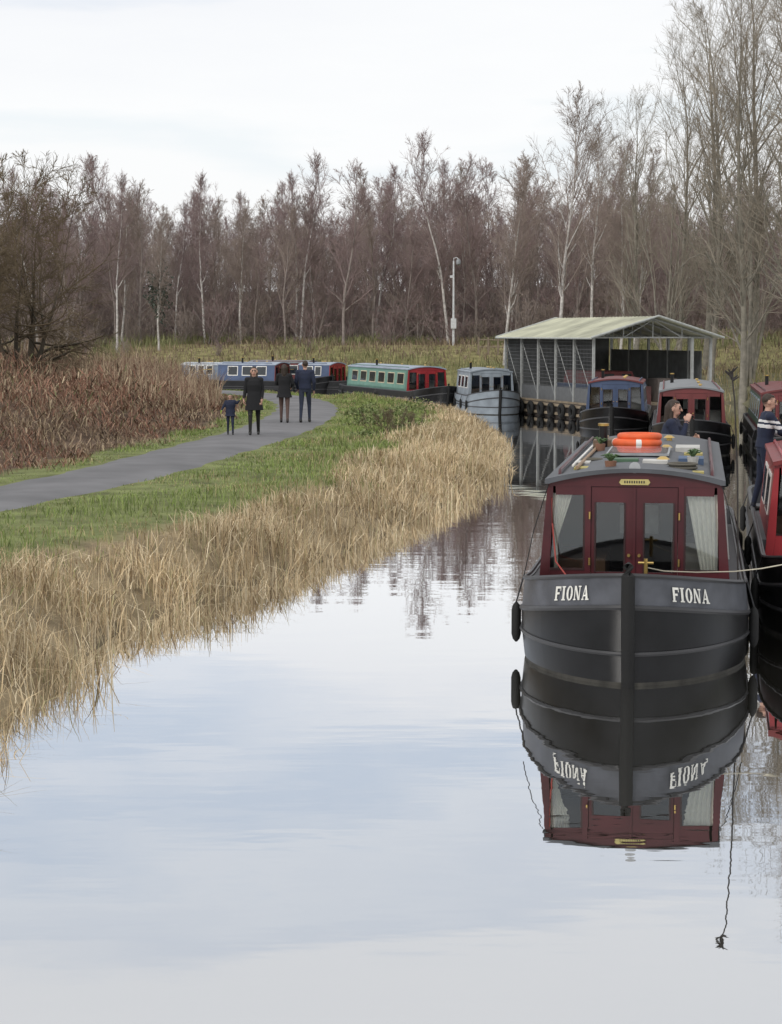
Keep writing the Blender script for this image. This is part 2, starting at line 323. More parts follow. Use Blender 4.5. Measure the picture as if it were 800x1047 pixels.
bark_olive=M('bark_olive',(.24,.22,.18),.9,scale=4,var=.3); twig_olive=M('twig_olive',(.31,.27,.215),.9,scale=.5)
bark_haw=M('bark_hawthorn',(.085,.07,.05),.9,scale=4); twig_haw=M('twig_hawthorn',(.17,.13,.08),.9,scale=.5,var=.3)
far_meshes=[segs_mesh('woodland_tree_a',gen_tree(11,11,.10,.18,32,8,8,ang=(24,50),l1=.28,tw=.0095),[bark_far,twig_far]),
 segs_mesh('woodland_tree_b',gen_tree(12,9.5,.085,.12,34,8,8,stems=3,tw=.0095,multi_spread=.13,ang=(22,50),l1=.31),[bark_far,twig_far]),
 segs_mesh('woodland_tree_c',gen_tree(13,12.4,.09,.28,32,8,8,ang=(18,36),l1=.23,tw=.0095),[bark_birch,twig_far]),
 segs_mesh('woodland_tree_d',gen_tree(14,10,.10,.12,32,8,8,ang=(26,52),l1=.31,tw=.0095),[bark_far,twig_tan]),
 segs_mesh('woodland_tree_e',gen_tree(15,12,.075,.3,28,8,8,ang=(16,34),l1=.23,tw=.0095),[bark_far,twig_far]),
 segs_mesh('woodland_tree_f',gen_tree(16,11,.09,.2,30,8,8,ang=(20,46),l1=.27,tw=.0095,lean=.06,trunk_wob=.07),[bark_far,twig_tan])]
bush_me=[segs_mesh('scrub_a',gen_tree(21,2.8,.035,.1,48,6,4,stems=12,tw=.012,multi_spread=.45,l1=.35),[bark_far,twig_far]),
 segs_mesh('scrub_b',gen_tree(22,3.2,.035,.1,48,6,4,stems=10,tw=.012,multi_spread=.4,l1=.38),[bark_far,twig_tan])]
wood=empty('distant_woodland'); rr=random.Random(8)
for row in range(19):
    yb=121+row*3.5; half=.235*yb+8; xs=-half
    while xs<half:
        xs+=rr.uniform(1.3,3.9)*(1+row*.015); yy=yb+rr.uniform(-1.8,1.8)-max(0,xs)*.32*(1 if row<8 else .6)
        if canal_sd(np.array([xs]),np.array([yy]))[0]<4: continue
        if row==0 and xs<20 and rr.random()<.5: continue
        k=rr.choices(range(6),[.24,.2,.10,.2,.12,.14])[0]; s=rr.uniform(.62,1.08)*(1+.06*math.sin(xs*.13+1))*(1-.008*row)
        if xs<-28: s*=.92
        link('tree',far_meshes[k],wood,(xs,yy,tz1(xs,yy)),rr.uniform(0,6.28),(s*1.08,s*1.08,s))
scr=empty('distant_scrub')
for row in range(9):
    yb=118+row*4.5; xs=-48
    while xs<48:
        xs+=rr.uniform(1.5,3.2); yy=yb+rr.uniform(-1.5,1.5)-max(0,xs)*.35
        if canal_sd(np.array([xs]),np.array([yy]))[0]<5: continue
        if row<1 and (-14<xs<8) and rr.random()<.6: continue
        s=rr.uniform(.4,1.2)*(1+.05*row)*(.6 if row<1 else 1); link('shrub',rr.choice(bush_me),scr,(xs,yy,tz1(xs,yy)),rr.uniform(0,6.28),(s*1.2,s*1.2,s))
for (xs,yy,s) in [(-22,95,1.1),(-26,98,1.3),(-19,100,1.2),(-17,88,.8),(-21,86,1.1),(-24,92,1.4),(-30,104,1.3),(-14.5,84,.7),(-17.5,79,.9),(-20,75,1.1),(-12.3,82,.5)]:
    link('shrub',rr.choice(bush_me),scr,(xs,yy,tz1(xs,yy)),rr.uniform(0,6.28),(s*1.2,s*1.2,s))
bm=[segs_mesh('birch_mesh_a',gen_tree(31,15,.12,.25,40,9,8,ang=(16,32),l1=.27,tw=.009,up=.05,wob=.09,trunk_wob=.03),[bark_birch,twig_tan]),
    segs_mesh('birch_mesh_b',gen_tree(32,12,.10,.22,36,9,8,ang=(18,36),l1=.27,tw=.009,trunk_wob=.04),[bark_birch,twig_tan])]
for (x_,y_,k,s) in [(8.9,104,0,.97),(6.3,109,1,.95),(12.4,106,1,.85),(13.4,108,1,.92),(-17,124,1,.8),(-9.5,124,1,.75),(-5,128,1,.8),(11.2,110,0,.8),(-14.2,120,1,.72)]:
    link('birch_tree',bm[k],None,(x_,y_,tz1(x_,y_)),rr.uniform(0,6.28),(s,s,s))
tm=[segs_mesh('alder_mesh_a',gen_tree(41,19,.17,.12,40,9,7,ang=(20,44),l1=.31,tw=.007,up=.05,wob=.11,shape='col',trunk_wob=.035),[bark_olive,twig_olive]),
    segs_mesh('alder_mesh_b',gen_tree(42,18,.15,.10,40,9,7,ang=(20,44),l1=.34,tw=.007,up=.05,wob=.11,shape='col',stems=3,multi_spread=.10),[bark_olive,twig_olive]),
    segs_mesh('alder_mesh_c',gen_tree(43,20,.19,.14,40,9,7,ang=(24,48),l1=.28,tw=.007,up=.06,wob=.12,shape='col',trunk_wob=.04),[bark_olive,twig_olive])]
for (x_,y_,k,s) in [(13.2,93.5,1,.80),(15.9,88.5,0,.98),(17.4,95,2,1.0),(17.0,82,2,.97),(18.6,86,1,1.05),(16.6,76,0,1.0),(16.4,71,1,.9),(20,92,0,1.1),(14.4,98,0,.85),(20.6,80,2,1.0),(14.9,66,0,.92),(17.8,68,2,1.1),(15.3,94,2,.88),(16.6,91,1,.95),(17.6,77.5,1,.95),(16.2,101,2,.9),(12.6,101,2,.7)]:
    link('alder_tree',tm[k],None,(x_,y_,tz1(x_,y_)),rr.uniform(0,6.28),(s,s,s))
hw=segs_mesh('hawthorn_mesh',gen_tree(51,7.0,.17,.08,70,11,9,ang=(40,88),l1=.52,tw=.009,up=.02,wob=.18,stems=4,multi_spread=.34),[bark_haw,twig_haw])
for (x_,y_,s,rz) in [(-12.4,66,1.05,0),(-15.5,69,1.12,2),(-14.2,63,.85,4)]: link('hawthorn_tree',hw,None,(x_,y_,tz1(x_,y_)-.1),rz,(s,s,s))
sb=segs_mesh('shrub_mesh',gen_tree(61,1.2,.02,.05,40,6,5,stems=10,tw=.007,multi_spread=.6,l1=.45),[bark_haw,twig_haw])
for (x_,y_,s) in [(-.1,48,.8),(.5,49.5,.6)]: link('bank_shrub',sb,None,(x_,y_,tz1(x_,y_)),1,(s,s,s))
grn=Mattr('evergreen_leaf',rough=.7,nscale=2,var=.3)
def leafblob(name,c,rx,rz_,N,size,cols,parent=None):
    d_=rng.normal(size=(N,3)); d_/=np.linalg.norm(d_,axis=1)[:,None]; rad=rng.uniform(.25,1,N)**.6*(1+.3*np.sin(d_[:,0]*5+d_[:,2]*7)); P=d_*rad[:,None]*np.array([rx,rx,rz_])
    P[:,2]=np.abs(P[:,2]) if rz_<1 else P[:,2]
    a=rng.normal(size=(N,3)); a/=np.linalg.norm(a,axis=1)[:,None]; b=np.cross(a,rng.normal(size=(N,3))); b/=np.linalg.norm(b,axis=1)[:,None]
    P=P+np.array(c); s=size*rng.uniform(.6,1.3,N)[:,None]; V=np.stack([P-a*s,P-b*s*.5,P+a*s,P+b*s*.5],1).reshape(-1,3)
    F=np.arange(N*4).reshape(-1,4); return link(name,npmesh(name,V,F,grn,np.repeat(pal(N,cols,.3),4,0)),parent)
leafblob('ivy_clump',(-14.2,120,5.6),.8,1.7,800,.10,[(.06,.075,.06),(.08,.09,.07)])
for (x_,y_,r_) in [(-.5,53,.7),(.1,56,.8),(-.8,59,.7),(-.7,46,.35),(.6,63,.8),(.4,51,.5)]:
    leafblob('nettle_clump',(x_,y_,tz1(x_,y_)),r_,r_*.5,700,.045,[(.17,.21,.08),(.12,.155,.06),(.24,.26,.12)])

# ------------------------------------------------------------------ boats
black=M('hull_black',(.007,.007,.008),.32,var=.6,scale=2.5,spec=.4); railm=M('rub_rail',(.035,.035,.038),.4); scum=M('waterline_scum',(.05,.047,.04),.8,scale=5,var=.6)
deckm=M('deck_grey',(.07,.07,.075),.7,bump=.002); roofm=M('roof_dark',(.075,.08,.09),.55,scale=2,var=.3)
cream=M('cream_paint',(.6,.52,.36),.5); white=M('white_paint',(.75,.74,.7),.5); brass=M('brass',(.6,.42,.15),.3,metal=1)
darkin=M('interior_dark',(.035,.03,.028),.8); glass=Mglass('window_glass'); glassd=M('dark_glass',(.02,.025,.03),.08,var=.3,coat=.5)
curt=M('curtain',(.85,.82,.74),.9,scale=20,var=.06); rubber=M('rubber',(.012,.012,.012),.7,bump=.004,spec=.4); ropew=M('rope',(.5,.46,.36),.9,bump=.004)
orange=M('lifering_orange',(.75,.12,.03),.55); steel=M('galvanised',(.35,.36,.37),.5,metal=.4); alum=M('window_frame',(.55,.55,.53),.4,metal=.6)
def boat(loc,direc,L=12,hull=black,band=None,bandlen=2.7,side=None,panel=None,front=None,roof=None,yc0=2.9,yc1=None,winc=alum,nwin=5,zt0=.70,sheer=.28,tp=1.64,B=1.05,fd0=1.15,name='narrowboat'):
    rz=math.atan2(-direc[0],direc[1]); E=empty(name,(loc[0],loc[1],0),rz); bl=1.9; yc1=yc1 or L-1.8
    band=band or hull; front=front or side; roof=roof or roofm
    def w(y):
        t=min(1,max(0,y/bl)); a=B*(1-(1-t)**2)**.6
        u=min(1,max(0,(L-y)/1.0)); return max(.015,a*(1-(1-u)**2)**.45)
    def zt(y): return zt0+sheer*(1-min(y/2.6,1))**1.6+.06*max(0,(y-L+2)/2)
    ys=[bl*(i/22)**1.6 for i in range(23)]+[2.3,2.6,2.7]+list(np.linspace(3.4,L-1.1,10))+[L-1.0+1.0*(1-(1-i/10)**2) for i in range(1,11)]
    ys=sorted(set(ys+[fd0,fd0+.001,yc0-.001,yc0,yc1,yc1+.001]))
    def dz(y):
        if y<=fd0: return zt(y)-.02
        if y<yc0-.0005: return .38
        if y<=yc1: return zt(y)-.01
        return .42
    mb=MB()
    for s in (-1,1):
        rows=[]
        for y in ys:
            W=w(y); Z=zt(y); z3=Z-.30; fB=.93+.05*min(1,y/2.5)
            pts=[(.86*W,-.45),(fB*W,.0),((fB+.01)*W,.03),(W,.30),(W,z3),(max(.01,W-.03),Z),(max(.006,W-.07),Z),(max(.006,W-.07),dz(y)),(0,dz(y))]
            rows.append([(s*a,y+.22*max(0,1-y/bl)*(1-min(1,max(0,z)/Z)),z) for a,z in pts])
        n=9
        for i in range(len(rows)-1):
            for j in range(n-1):
                mt=0
                if j==1: mt=4
                if j==4 and ys[i]<bandlen: mt=1
                if j>=6: mt=2
                if j==5: mt=3
                mb.add([rows[i][j],rows[i][j+1],rows[i+1][j+1],rows[i+1][j]],[(0,1,2,3)],mt)
    mb.obj('hull',[hull,band,deckm,railm,scum],E,smooth=True)
    rb=MB()
    for s in (-1,1):
        for fz,rr_ in ((lambda y:.30,.022),(lambda y:zt(y)-.30,.026),(lambda y:zt(y),.022)):
            pts=[(s*(w(y)-(.03 if rr_==.022 and fz(y)>.6 else 0)),y+.22*max(0,1-y/bl)*(1-min(1,fz(y)/zt(y))),fz(y)) for y in ys]
            rb.tube(pts,rr_,0,6)
    rb.obj('rub_rails',[railm],E,smooth=True)
    k_=(zt0+sheer)/.98
    st=MB(); st.tube([(0,.30,-.3),(0,.20,0),(0,.10,.35*k_),(0,.0,.7*k_),(0,-.03,.98*k_),(0,.0,1.05*k_),(0,.06,1.07*k_)],[.05,.06,.062,.062,.06,.05,.02],0,10); st.obj('stem_fender',[rubber],E,smooth=True)
    zb=zt0-.03; T=tp
    def cx(z): return .93-.09*(z-.67)/(T-.67)
    cb=MB()
    for s in (-1,1):
        cb.hexa([(s*cx(zb),yc0,zb),(s*cx(zb),yc1,zb),(s*cx(tp),yc1,tp),(s*cx(tp),yc0,tp)],[(s*(cx(zb)-.04),yc0,zb),(s*(cx(zb)-.04),yc1,zb),(s*(cx(tp)-.04),yc1,tp),(s*(cx(tp)-.04),yc0,tp)],0)
    cb.prism([(-.93,.4),(.93,.4),(.93,zb),(cx(tp)-.03,tp),(-cx(tp)+.03,tp),(-.93,zb)],yc1-.03,yc1-.001,0)
    cb.obj('cabin_sides',[side],E)
    rf=MB(); prof=[]; K=14; hw=cx(tp)+.025
    for i in range(K+1):
        x=-hw+2*hw*i/K; prof.append((x,tp+.015+.11*(1-(x/hw)**2)))
    poly=prof+[(hw,tp-.03)]+[(hw-.05,tp-.03)]+[(x*.94,z-.04) for x,z in prof[::-1]]+[(-hw+.05,tp-.03),(-hw,tp-.03)]
    rf.loft([[(x,yc0-.08,z) for x,z in poly],[(x,yc1+.05,z) for x,z in poly]],0,cap=True); rf.obj('roof',[roof],E,smooth=True)
    hr=MB()
    for s in (-1,1): hr.tube([(s*.74,yc0+.2,tp+.035),(s*.74,yc0+.25,tp+.08),(s*.74,yc1-.25,tp+.08),(s*.74,yc1-.2,tp+.035)],.018,0,6)
    hr.obj('roof_handrails',[side],E,smooth=True)
    f=MB(); yf0,yf1=yc0-.03,yc0+.02
    zw0,zw1=T-.86,T-.14; dw0,dw1=T-.89,T-.21; wi=.475; wo0,wo1=.815,.76
    for s in (-1,1):
        P=lambda a:[(s*x,z) for x,z in a]
        f.prism(P([(cx(.4),.38),(cx(tp),tp),(cx(tp)-.055,tp),(wo0,zw0),(.86,.38)]),yf0,yf1,0)
        f.prism(P([(.855,.38),(wo0,zw0),(wi,zw0),(wi,.38)]),yf0+.002,yf1,0)
        f.prism(P([(wi,.38),(wi,T-.04),(.42,T-.04),(.42,.38)]),yf0-.01,yf1,0)
        f.prism(P([(wo1+.005,T-.04),(wo1,zw1),(wi,zw1),(wi,T-.04)]),yf0+.002,yf1,0)
        f.prism(P([(.415,.40),(.415,dw0),(.012,dw0),(.012,.40)]),yf0+.006,yf1,1)
        f.prism(P([(.415,dw0),(.415,dw1),(.37,dw1),(.37,dw0)]),yf0+.006,yf1,1)
        f.prism(P([(.095,dw0),(.095,dw1),(.012,dw1),(.012,dw0)]),yf0+.006,yf1,1)
        f.prism(P([(.415,dw1),(.415,T-.06),(.012,T-.06),(.012,dw1)]),yf0+.006,yf1,1)
        f.prism(P([(.34,.44),(.34,dw0-.05),(.10,dw0-.05),(.10,.44)]),yf0-.004,yf0+.004,1)
        for a,b_,c_,d_ in ((wi,wi+.02,zw0,zw1),(.37,.385,dw0,dw1),(.085,.10,dw0,dw1)):
            f.prism(P([(a,c_),(b_,c_),(b_,d_),(a,d_)]),yf0-.006,yf0+.003,2)
        f.prism(P([(wo0,zw0-.015),(wo0,zw0+.005),(wi,zw0+.005),(wi,zw0-.015)]),yf0-.006,yf0+.001,2)
        f.cyl((s*.05,yf0-.04,1.05),(s*.05,yf0+.01,1.05),.015,m=3)
        f.cyl((s*.43,yf0-.03,.95),(s*.43,yf0-.03,1.02),.010,m=3); f.cyl((s*.43,yf0-.03,1.4),(s*.43,yf0-.03,1.47),.010,m=3)
    arch=[(-cx(tp)+.01,T-.055)]+[(-(cx(tp)-.01)+2*(cx(tp)-.01)*i/10,T+.08*(1-((i-5)/5)**2)) for i in range(11)]+[(cx(tp)-.01,T-.055)]
    f.prism(arch,yf0-.004,yf1,0)
    f.box(-.012,.012,yf0-.012,yf1,.40,T-.06,0)
    f.obj('front_bulkhead',[front,front,M('bead_dark',(.03,.01,.01),.4),brass],E)
    g_=MB()
    for s in (-1,1):
        P=lambda a:[(s*x,z) for x,z in a]
        g_.prism(P([(wo0,zw0),(wo1,zw1),(wi,zw1),(wi,zw0)]),yf1-.012,yf1-.008,0); g_.prism(P([(.37,dw0),(.37,dw1),(.095,dw1),(.095,dw0)]),yf1-.012,yf1-.008,0)
    g_.obj('front_glass',[glass],E)
    it=MB(); it.prism([(-.86,.40),(.86,.40),(.86,.7),(.79,T-.04),(-.79,T-.04),(-.86,.7)],yc0+1.6,yc0+1.63,0); it.box(-.86,.86,yc0+.03,yc0+1.6,.385,.40,0)
    it.box(-.8,-.3,yc0+.5,yc0+1.5,.4,.95,1); it.box(.35,.8,yc0+.7,yc0+1.5,.4,1.1,2); it.box(-.2,.2,yc0+1.55,yc0+1.59,1.1,1.4,3)
    it.obj('cabin_interior',[darkin,M('galley_wood',(.2,.1,.05),.6),M('galley_pale',(.35,.32,.28),.6),white],E)
    sw=MB(); n=nwin; span=(yc1-yc0-.8)/n
    for s in (-1,1):
        def q(y0,y1,z0,z1,o0,o1,m):
            sw.hexa([(s*(cx(z0)+o0),y0,z0),(s*(cx(z0)+o0),y1,z0),(s*(cx(z1)+o0),y1,z1),(s*(cx(z1)+o0),y0,z1)],[(s*(cx(z0)+o1),y0,z0),(s*(cx(z0)+o1),y1,z0),(s*(cx(z1)+o1),y1,z1),(s*(cx(z1)+o1),y0,z1)],m)
        if panel: q(yc0+.25,yc1-.25,.80,T-.1,.001,.005,2)
        for i in range(n):
            y0=yc0+.5+i*span; y1=y0+min(.95,span*.62)
            q(y0-.04,y1+.04,.97,1.47,.002,.016,0); q(y0,y1,1.01,1.43,.010,.020,1)
    sw.obj('side_windows',[winc,glassd,panel or side],E)
    d_=MB()
    for i in range(3):
        y=yc0+1+i*(yc1-yc0-2)/2.2; d_.cyl((.25,y,tp+.09),(.25,y,tp+.15),.035,m=0); d_.cyl((.25,y,tp+.15),(.25,y,tp+.18),.07,.03,m=0)
    yq=yc0+(yc1-yc0)*.62; d_.cyl((-.5,yq,tp+.05),(-.5,yq,tp+.34),.05,m=1); d_.cyl((-.5,yq,tp+.34),(-.5,yq,tp+.37),.065,m=0)
    d_.tube([(0,L-.1,.5),(0,L-.05,1.15),(0,L-.5,1.25),(0,L-1.0,1.27)],.022,0,8)
    d_.obj('roof_vents_and_tiller',[brass,black],E,smooth=True)
    fd=MB()
    for s in (-1,1):
        for y in (1.75,L*.5,L-1.6):
            x=s*(w(y)+.055); fd.tube([(x,y,.14),(x,y,.17),(x,y,.22),(x,y,.46),(x,y,.51),(x,y,.54)],[.01,.035,.048,.048,.035,.01],0,10); fd.tube([(x,y,.54),(s*(w(y)-.02),y,zt(y)+.02)],.008,1,5)
    fd.obj('fenders',[rubber,railm],E,smooth=True)
    return E,w,zt,cx,tp
maroon=M('maroon_paint',(.070,.010,.014),.38,scale=2,var=.3,coat=.1,spec=.4); greyband=M('grey_paint',(.085,.09,.105),.45,scale=4,var=.3)
TP=1.77; YC=1.55
E,w,zt,cx,tp=boat((2.12,17.35),(.157,1),L=10.7,band=greyband,side=maroon,yc0=YC,yc1=8.1,nwin=4,tp=TP,B=1.11,fd0=.75,sheer=.30,zt0=.74)
letters={'F':[[(0,0),(.26,0),(.26,1),(0,1)],[(.26,.84),(.78,.84),(.78,1),(.26,1)],[(.26,.43),(.6,.43),(.6,.58),(.26,.58)],[(-.1,0),(.38,0),(.38,.09),(-.1,.09)],[(.68,.68),(.78,.68),(.78,.84),(.68,.84)]],
'I':[[(.1,0),(.38,0),(.38,1),(.1,1)],[(-.02,0),(.5,0),(.5,.09),(-.02,.09)],[(-.02,.91),(.5,.91),(.5,1),(-.02,1)]],
'N':[[(0,0),(.13,0),(.13,1),(0,1)],[(.66,0),(.78,0),(.78,1),(.66,1)],[(-.02,1),(.24,1),(.78,0),(.54,0)],[(-.1,0),(.24,0),(.24,.09),(-.1,.09)],[(.52,.91),(.9,.91),(.9,1),(.52,1)]],
'A':[[(0,0),(.12,0),(.42,1),(.34,1)],[(.53,0),(.82,0),(.48,1),(.32,1)],[(.14,.26),(.62,.26),(.58,.37),(.17,.37)],[(-.08,0),(.24,0),(.24,.09),(-.08,.09)],[(.45,0),(.92,0),(.92,.09),(.45,.09)]]}
def Oq():
    out=[]
    for i in range(16):
        a=2*math.pi*i/16;b=2*math.pi*(i+1)/16
        P=lambda t,rx,ry:(.42+rx*math.cos(t),.5+ry*math.sin(t)); out.append([P(a,.44,.52),P(b,.44,.52),P(b,.18,.42),P(a,.18,.42)])
    return out
letters['O']=Oq()
lt=MB(); adv={'F':.9,'I':.65,'O':1.02,'N':1.05,'A':.9}
for xc in (-.53,.57):
    tot=sum(adv[c] for c in 'FIONA'); u=0; hgt=.135; sx=.33/tot
    for ch in 'FIONA':
        for li,qd in enumerate(letters[ch]):
            pts=[]
            for (a,b) in qd:
                x=xc-.165+(u+a*.95)*sx; ax=abs(x); y=1.9*(1-math.sqrt(max(0,1-(ax/1.11)**(1/.6)))); Z=zt(y); z=Z-.225+b*hgt
                fz=(z-(Z-.30))/.30; yy=y+.22*max(0,1-y/1.9)*(1-z/Z); pts.append((x-math.copysign(.03*fz,x)+math.copysign(.004,x),yy-.016-li*.0006,z))
            lt.add(pts,[(0,1,2,3)],0)
        u+=adv[ch]
lt.obj('name_lettering',[M('letter_white',(.78,.77,.71),.5,var=.12,scale=12)],E)
cu=MB()
for s in (-1,1):
    rows=[]
    for j in range(11):
        t=j/10; z=(TP-.13)-.74*t; row=[]
        if s<0: a,b=.80-.02*t,(.60 if t<.05 else .60+.14*min(1,t*1.7))
        else: a,b=.80,.50+.14*t
        for i in range(29):
            u=i/28; x=a+(b-a)*u; row.append((s*x,YC+.045+.012*math.sin(u*36+t*.4),z))
        rows.append(row)
    cu.loft(rows,0,cap=False,closed=False)
cu.obj('curtains',[curt],E,smooth=True)
nb=MB(); z_=TP-.035; nb.prism([(-.13,z_),(.13,z_),(.15,z_+.025),(.13,z_+.055),(-.13,z_+.055),(-.15,z_+.025)],YC-.052,YC-.036,0)
for i in range(9): nb.box(-.10+i*.023,-.088+i*.023,YC-.055,YC-.053,z_+.016,z_+.04,1)
nb.obj('number_plate',[M('plate_yellow',(.5,.42,.16),.5),darkin],E)
rc=MB(); rc.torus((-.1,5.3,tp+.165),.24,.05,'z',mfun=lambda i:1 if (i%7)==0 else 0); rc.torus((-.07,5.32,tp+.235),.22,.04,'z'); rc.obj('life_ring',[orange,white],E,smooth=True)
rc=MB()
for k in range(4): rc.torus((.45,2.1,tp+.08+.018*k),.12+.02*(k%2),.013,'z',n=24,k=6)
rc.torus((-.5,3.2,tp+.075),.12,.014,'z',n=24,k=6); rc.torus((-.5,3.2,tp+.10),.10,.014,'z',n=24,k=6)
rc.obj('rope_coils',[M('rope_dark',(.12,.11,.09),.9)],E,smooth=True)
rc=MB()
rc.box(-.36,.30,3.3,4.6,tp+.135,tp+.16,0); rc.box(-.34,.28,3.33,4.57,tp+.161,tp+.164,1)
rc.box(.40,.66,3.0,3.5,tp+.05,tp+.13,2); rc.box(-.62,-.42,2.0,2.3,tp+.05,tp+.09,3); rc.box(.05,.30,2.3,2.6,tp+.115,tp+.15,4); rc.box(-.62,-.36,5.6,6.2,tp+.05,tp+.17,5); rc.box(.35,.62,4.6,5.2,tp+.06,tp+.15,4)
rc.box(-.25,.0,2.5,2.75,tp+.12,tp+.15,6); rc.box(.46,.66,1.75,1.95,tp+.05,tp+.08,3); rc.box(.45,.65,4.0,4.3,tp+.05,tp+.12,3); rc.box(-.66,-.5,2.7,3.0,tp+.045,tp+.1,4)
rc.obj('roof_clutter',[steel,M('solar_cell',(.02,.03,.06),.15,coat=.5),M('box_blue',(.06,.10,.18),.6),M('cushion_yellow',(.4,.34,.12),.8),M('off_white',(.5,.49,.46),.6),M('wood_box',(.16,.11,.07),.7),M('plastic_green',(.07,.14,.08),.6)],E,bevel=.008)
rc=MB()
for i,(x_,y_) in enumerate([(-.25,1.9),(.55,2.7),(-.5,4.9)]):
    rc.cyl((x_,y_,tp+.06),(x_,y_,tp+.17),.045,.06,m=i%2,n=12)
    for k in range(16):
        a=random.uniform(0,6.28); q=random.uniform(.6,1.2); rc.tube([(x_,y_,tp+.16),(x_+.05*q*math.cos(a),y_+.05*q*math.sin(a),tp+.16+.07*q),(x_+.10*q*math.cos(a),y_+.10*q*math.sin(a),tp+.16+.06*q)],[.006,.012,.002],2,4)
rc.obj('flower_pots',[M('pot_terracotta',(.22,.11,.07),.8),M('off_white',(.5,.49,.46),.6),M('pot_leaf',(.06,.11,.04),.7)],E,smooth=False)
rc=MB(); rc.tube([(-.58,1.9,tp+.10),(-.54,7.6,tp+.11)],.018,1,8); rc.tube([(-.64,2.2,tp+.10),(-.62,7,tp+.10)],.013,2,8); rc.cyl((0,1.56,tp+.13),(0,1.48,tp+.135),.04,.055,m=0)
rc.obj('headlamp_and_poles',[steel,M('pole_wood',(.3,.2,.12),.6),white],E,smooth=True)
rc=MB(); rc.box(-.75,.75,8.2,9.9,.425,.62,0); rc.box(.55,.75,8.2,9.7,.621,1.0,0); rc.obj('stern_locker',[deckm],E,bevel=.01)
rc=MB(); rc.tube([(1.0,1.6,.76),(.98,1.6,1.8),(.94,1.6,2.55),(.91,1.6,2.80)],.008,0,6)
for k in range(9):
    a=k*.7; rc.tube([(.91,1.6,2.74+.01*k),(.91+.07*math.cos(a),1.6+.05*math.sin(a),2.78+.012*k)],[.014,.005],0,5)
rc.obj('ensign_staff',[darkin],E)
rc=MB(); rc.cyl((.14,.55,.9),(.14,.55,1.13),.018,m=0); rc.cyl((.07,.55,1.09),(.21,.55,1.09),.012,m=0)
rc.tube([(.14,.55,1.05),(.3,.7,1.0),(.6,.9,.97),(.95,1.1,.96),(1.2,1.2,.98),(1.6,1.3,1.05),(2.1,1.5,1.2)],.006,1,6)
rc.tube([(-.82,1.5,TP),(-.95,1.2,1.3),(-1.02,1.0,.9)],.005,2,5); rc.tube([(.82,1.5,TP),(.97,1.3,1.3),(1.05,1.1,.85)],.005,2,5)
rc.tube([(-.60,.9,.90),(-.74,1.3,1.0),(-.79,1.5,1.35),(-.80,1.5,1.6)],.008,3,6)
rc.obj('mooring_ropes',[brass,ropew,rubber,M('rope_red',(.3,.05,.04),.8)],E,smooth=True)

red=M('red_paint',(.32,.022,.028),.38,scale=2,var=.2,coat=.15); green=M('green_paint',(.09,.20,.16),.4,scale=2); blue=M('blue_paint',(.06,.09,.17),.4,scale=2); lgrey=M('light_grey_paint',(.27,.31,.35),.5,scale=2,var=.25); lblue=M('pale_blue_roof',(.33,.38,.46),.5,scale=2); dred=M('dull_red_paint',(.15,.03,.03),.45,scale=2); groof=M('roof_grey',(.2,.21,.22),.6,scale=2)
ER=boat((4.78,19.3),(.165,1),L=12.4,side=red,front=red,roof=M('roof_red',(.20,.03,.03),.5),yc0=4.1,yc1=7.9,nwin=2,winc=white,zt0=.72)[0]
rc=MB(); rc.box(-.95,.9,7.95,9.8,.425,.66,0); rc.box(-.2,.85,8.0,8.6,.661,1.35,1); rc.obj('stern_deck_locker',[deckm,red],ER,bevel=.01)
boat((7.7,50),(.14,1),L=13,side=dred,front=dred,roof=groof,winc=lgrey,nwin=5,yc0=2.4)
boat((9.95,47.5),(.15,1),L=13,side=maroon,front=dred,panel=M('green_panel',(.05,.10,.07),.4),roof=dred,winc=lgrey,nwin=5)
boat((12.0,53),(.15,1),L=12,side=blue,front=blue,roof=roofm,winc=white,nwin=5)
boat((6.6,58.5),(.15,1),L=9,side=blue,front=blue,roof=dred,winc=lgrey,nwin=3,yc1=7)
boat((2.4,81.5),(-.31,1),L=14,side=green,front=red,roof=lblue,panel=M('green_light',(.15,.30,.24),.4),winc=cream,nwin=6)
boat((4.25,76),(-.10,1),L=6.8,hull=lgrey,side=lgrey,front=lgrey,roof=lgrey,winc=white,nwin=3,yc0=2.4,yc1=6.2)
boat((-.2,100.5),(-.9,.45),L=6.5,side=blue,front=red,roof=lblue,winc=white,nwin=2,tp=1.55)
boat((-3.0,101.0),(-.95,.40),L=8,side=blue,front=dred,roof=lblue,winc=white,nwin=3,tp=1.55)
boat((-6.0,104.0),(-.95,.32),L=7,side=M('grey_blue_paint',(.2,.24,.3),.4),front=dred,roof=M('roof_pale',(.5,.53,.56),.5),winc=white,nwin=3,tp=1.5)
boat((-1.5,104.6),(-.95,.30),L=8,side=dred,front=red,roof=groof,winc=white,nwin=3,tp=1.6)
boat((7.0,97.5),(.3,1),L=5.5,side=dred,front=red,roof=roofm,winc=white,nwin=1,yc1=4.6)

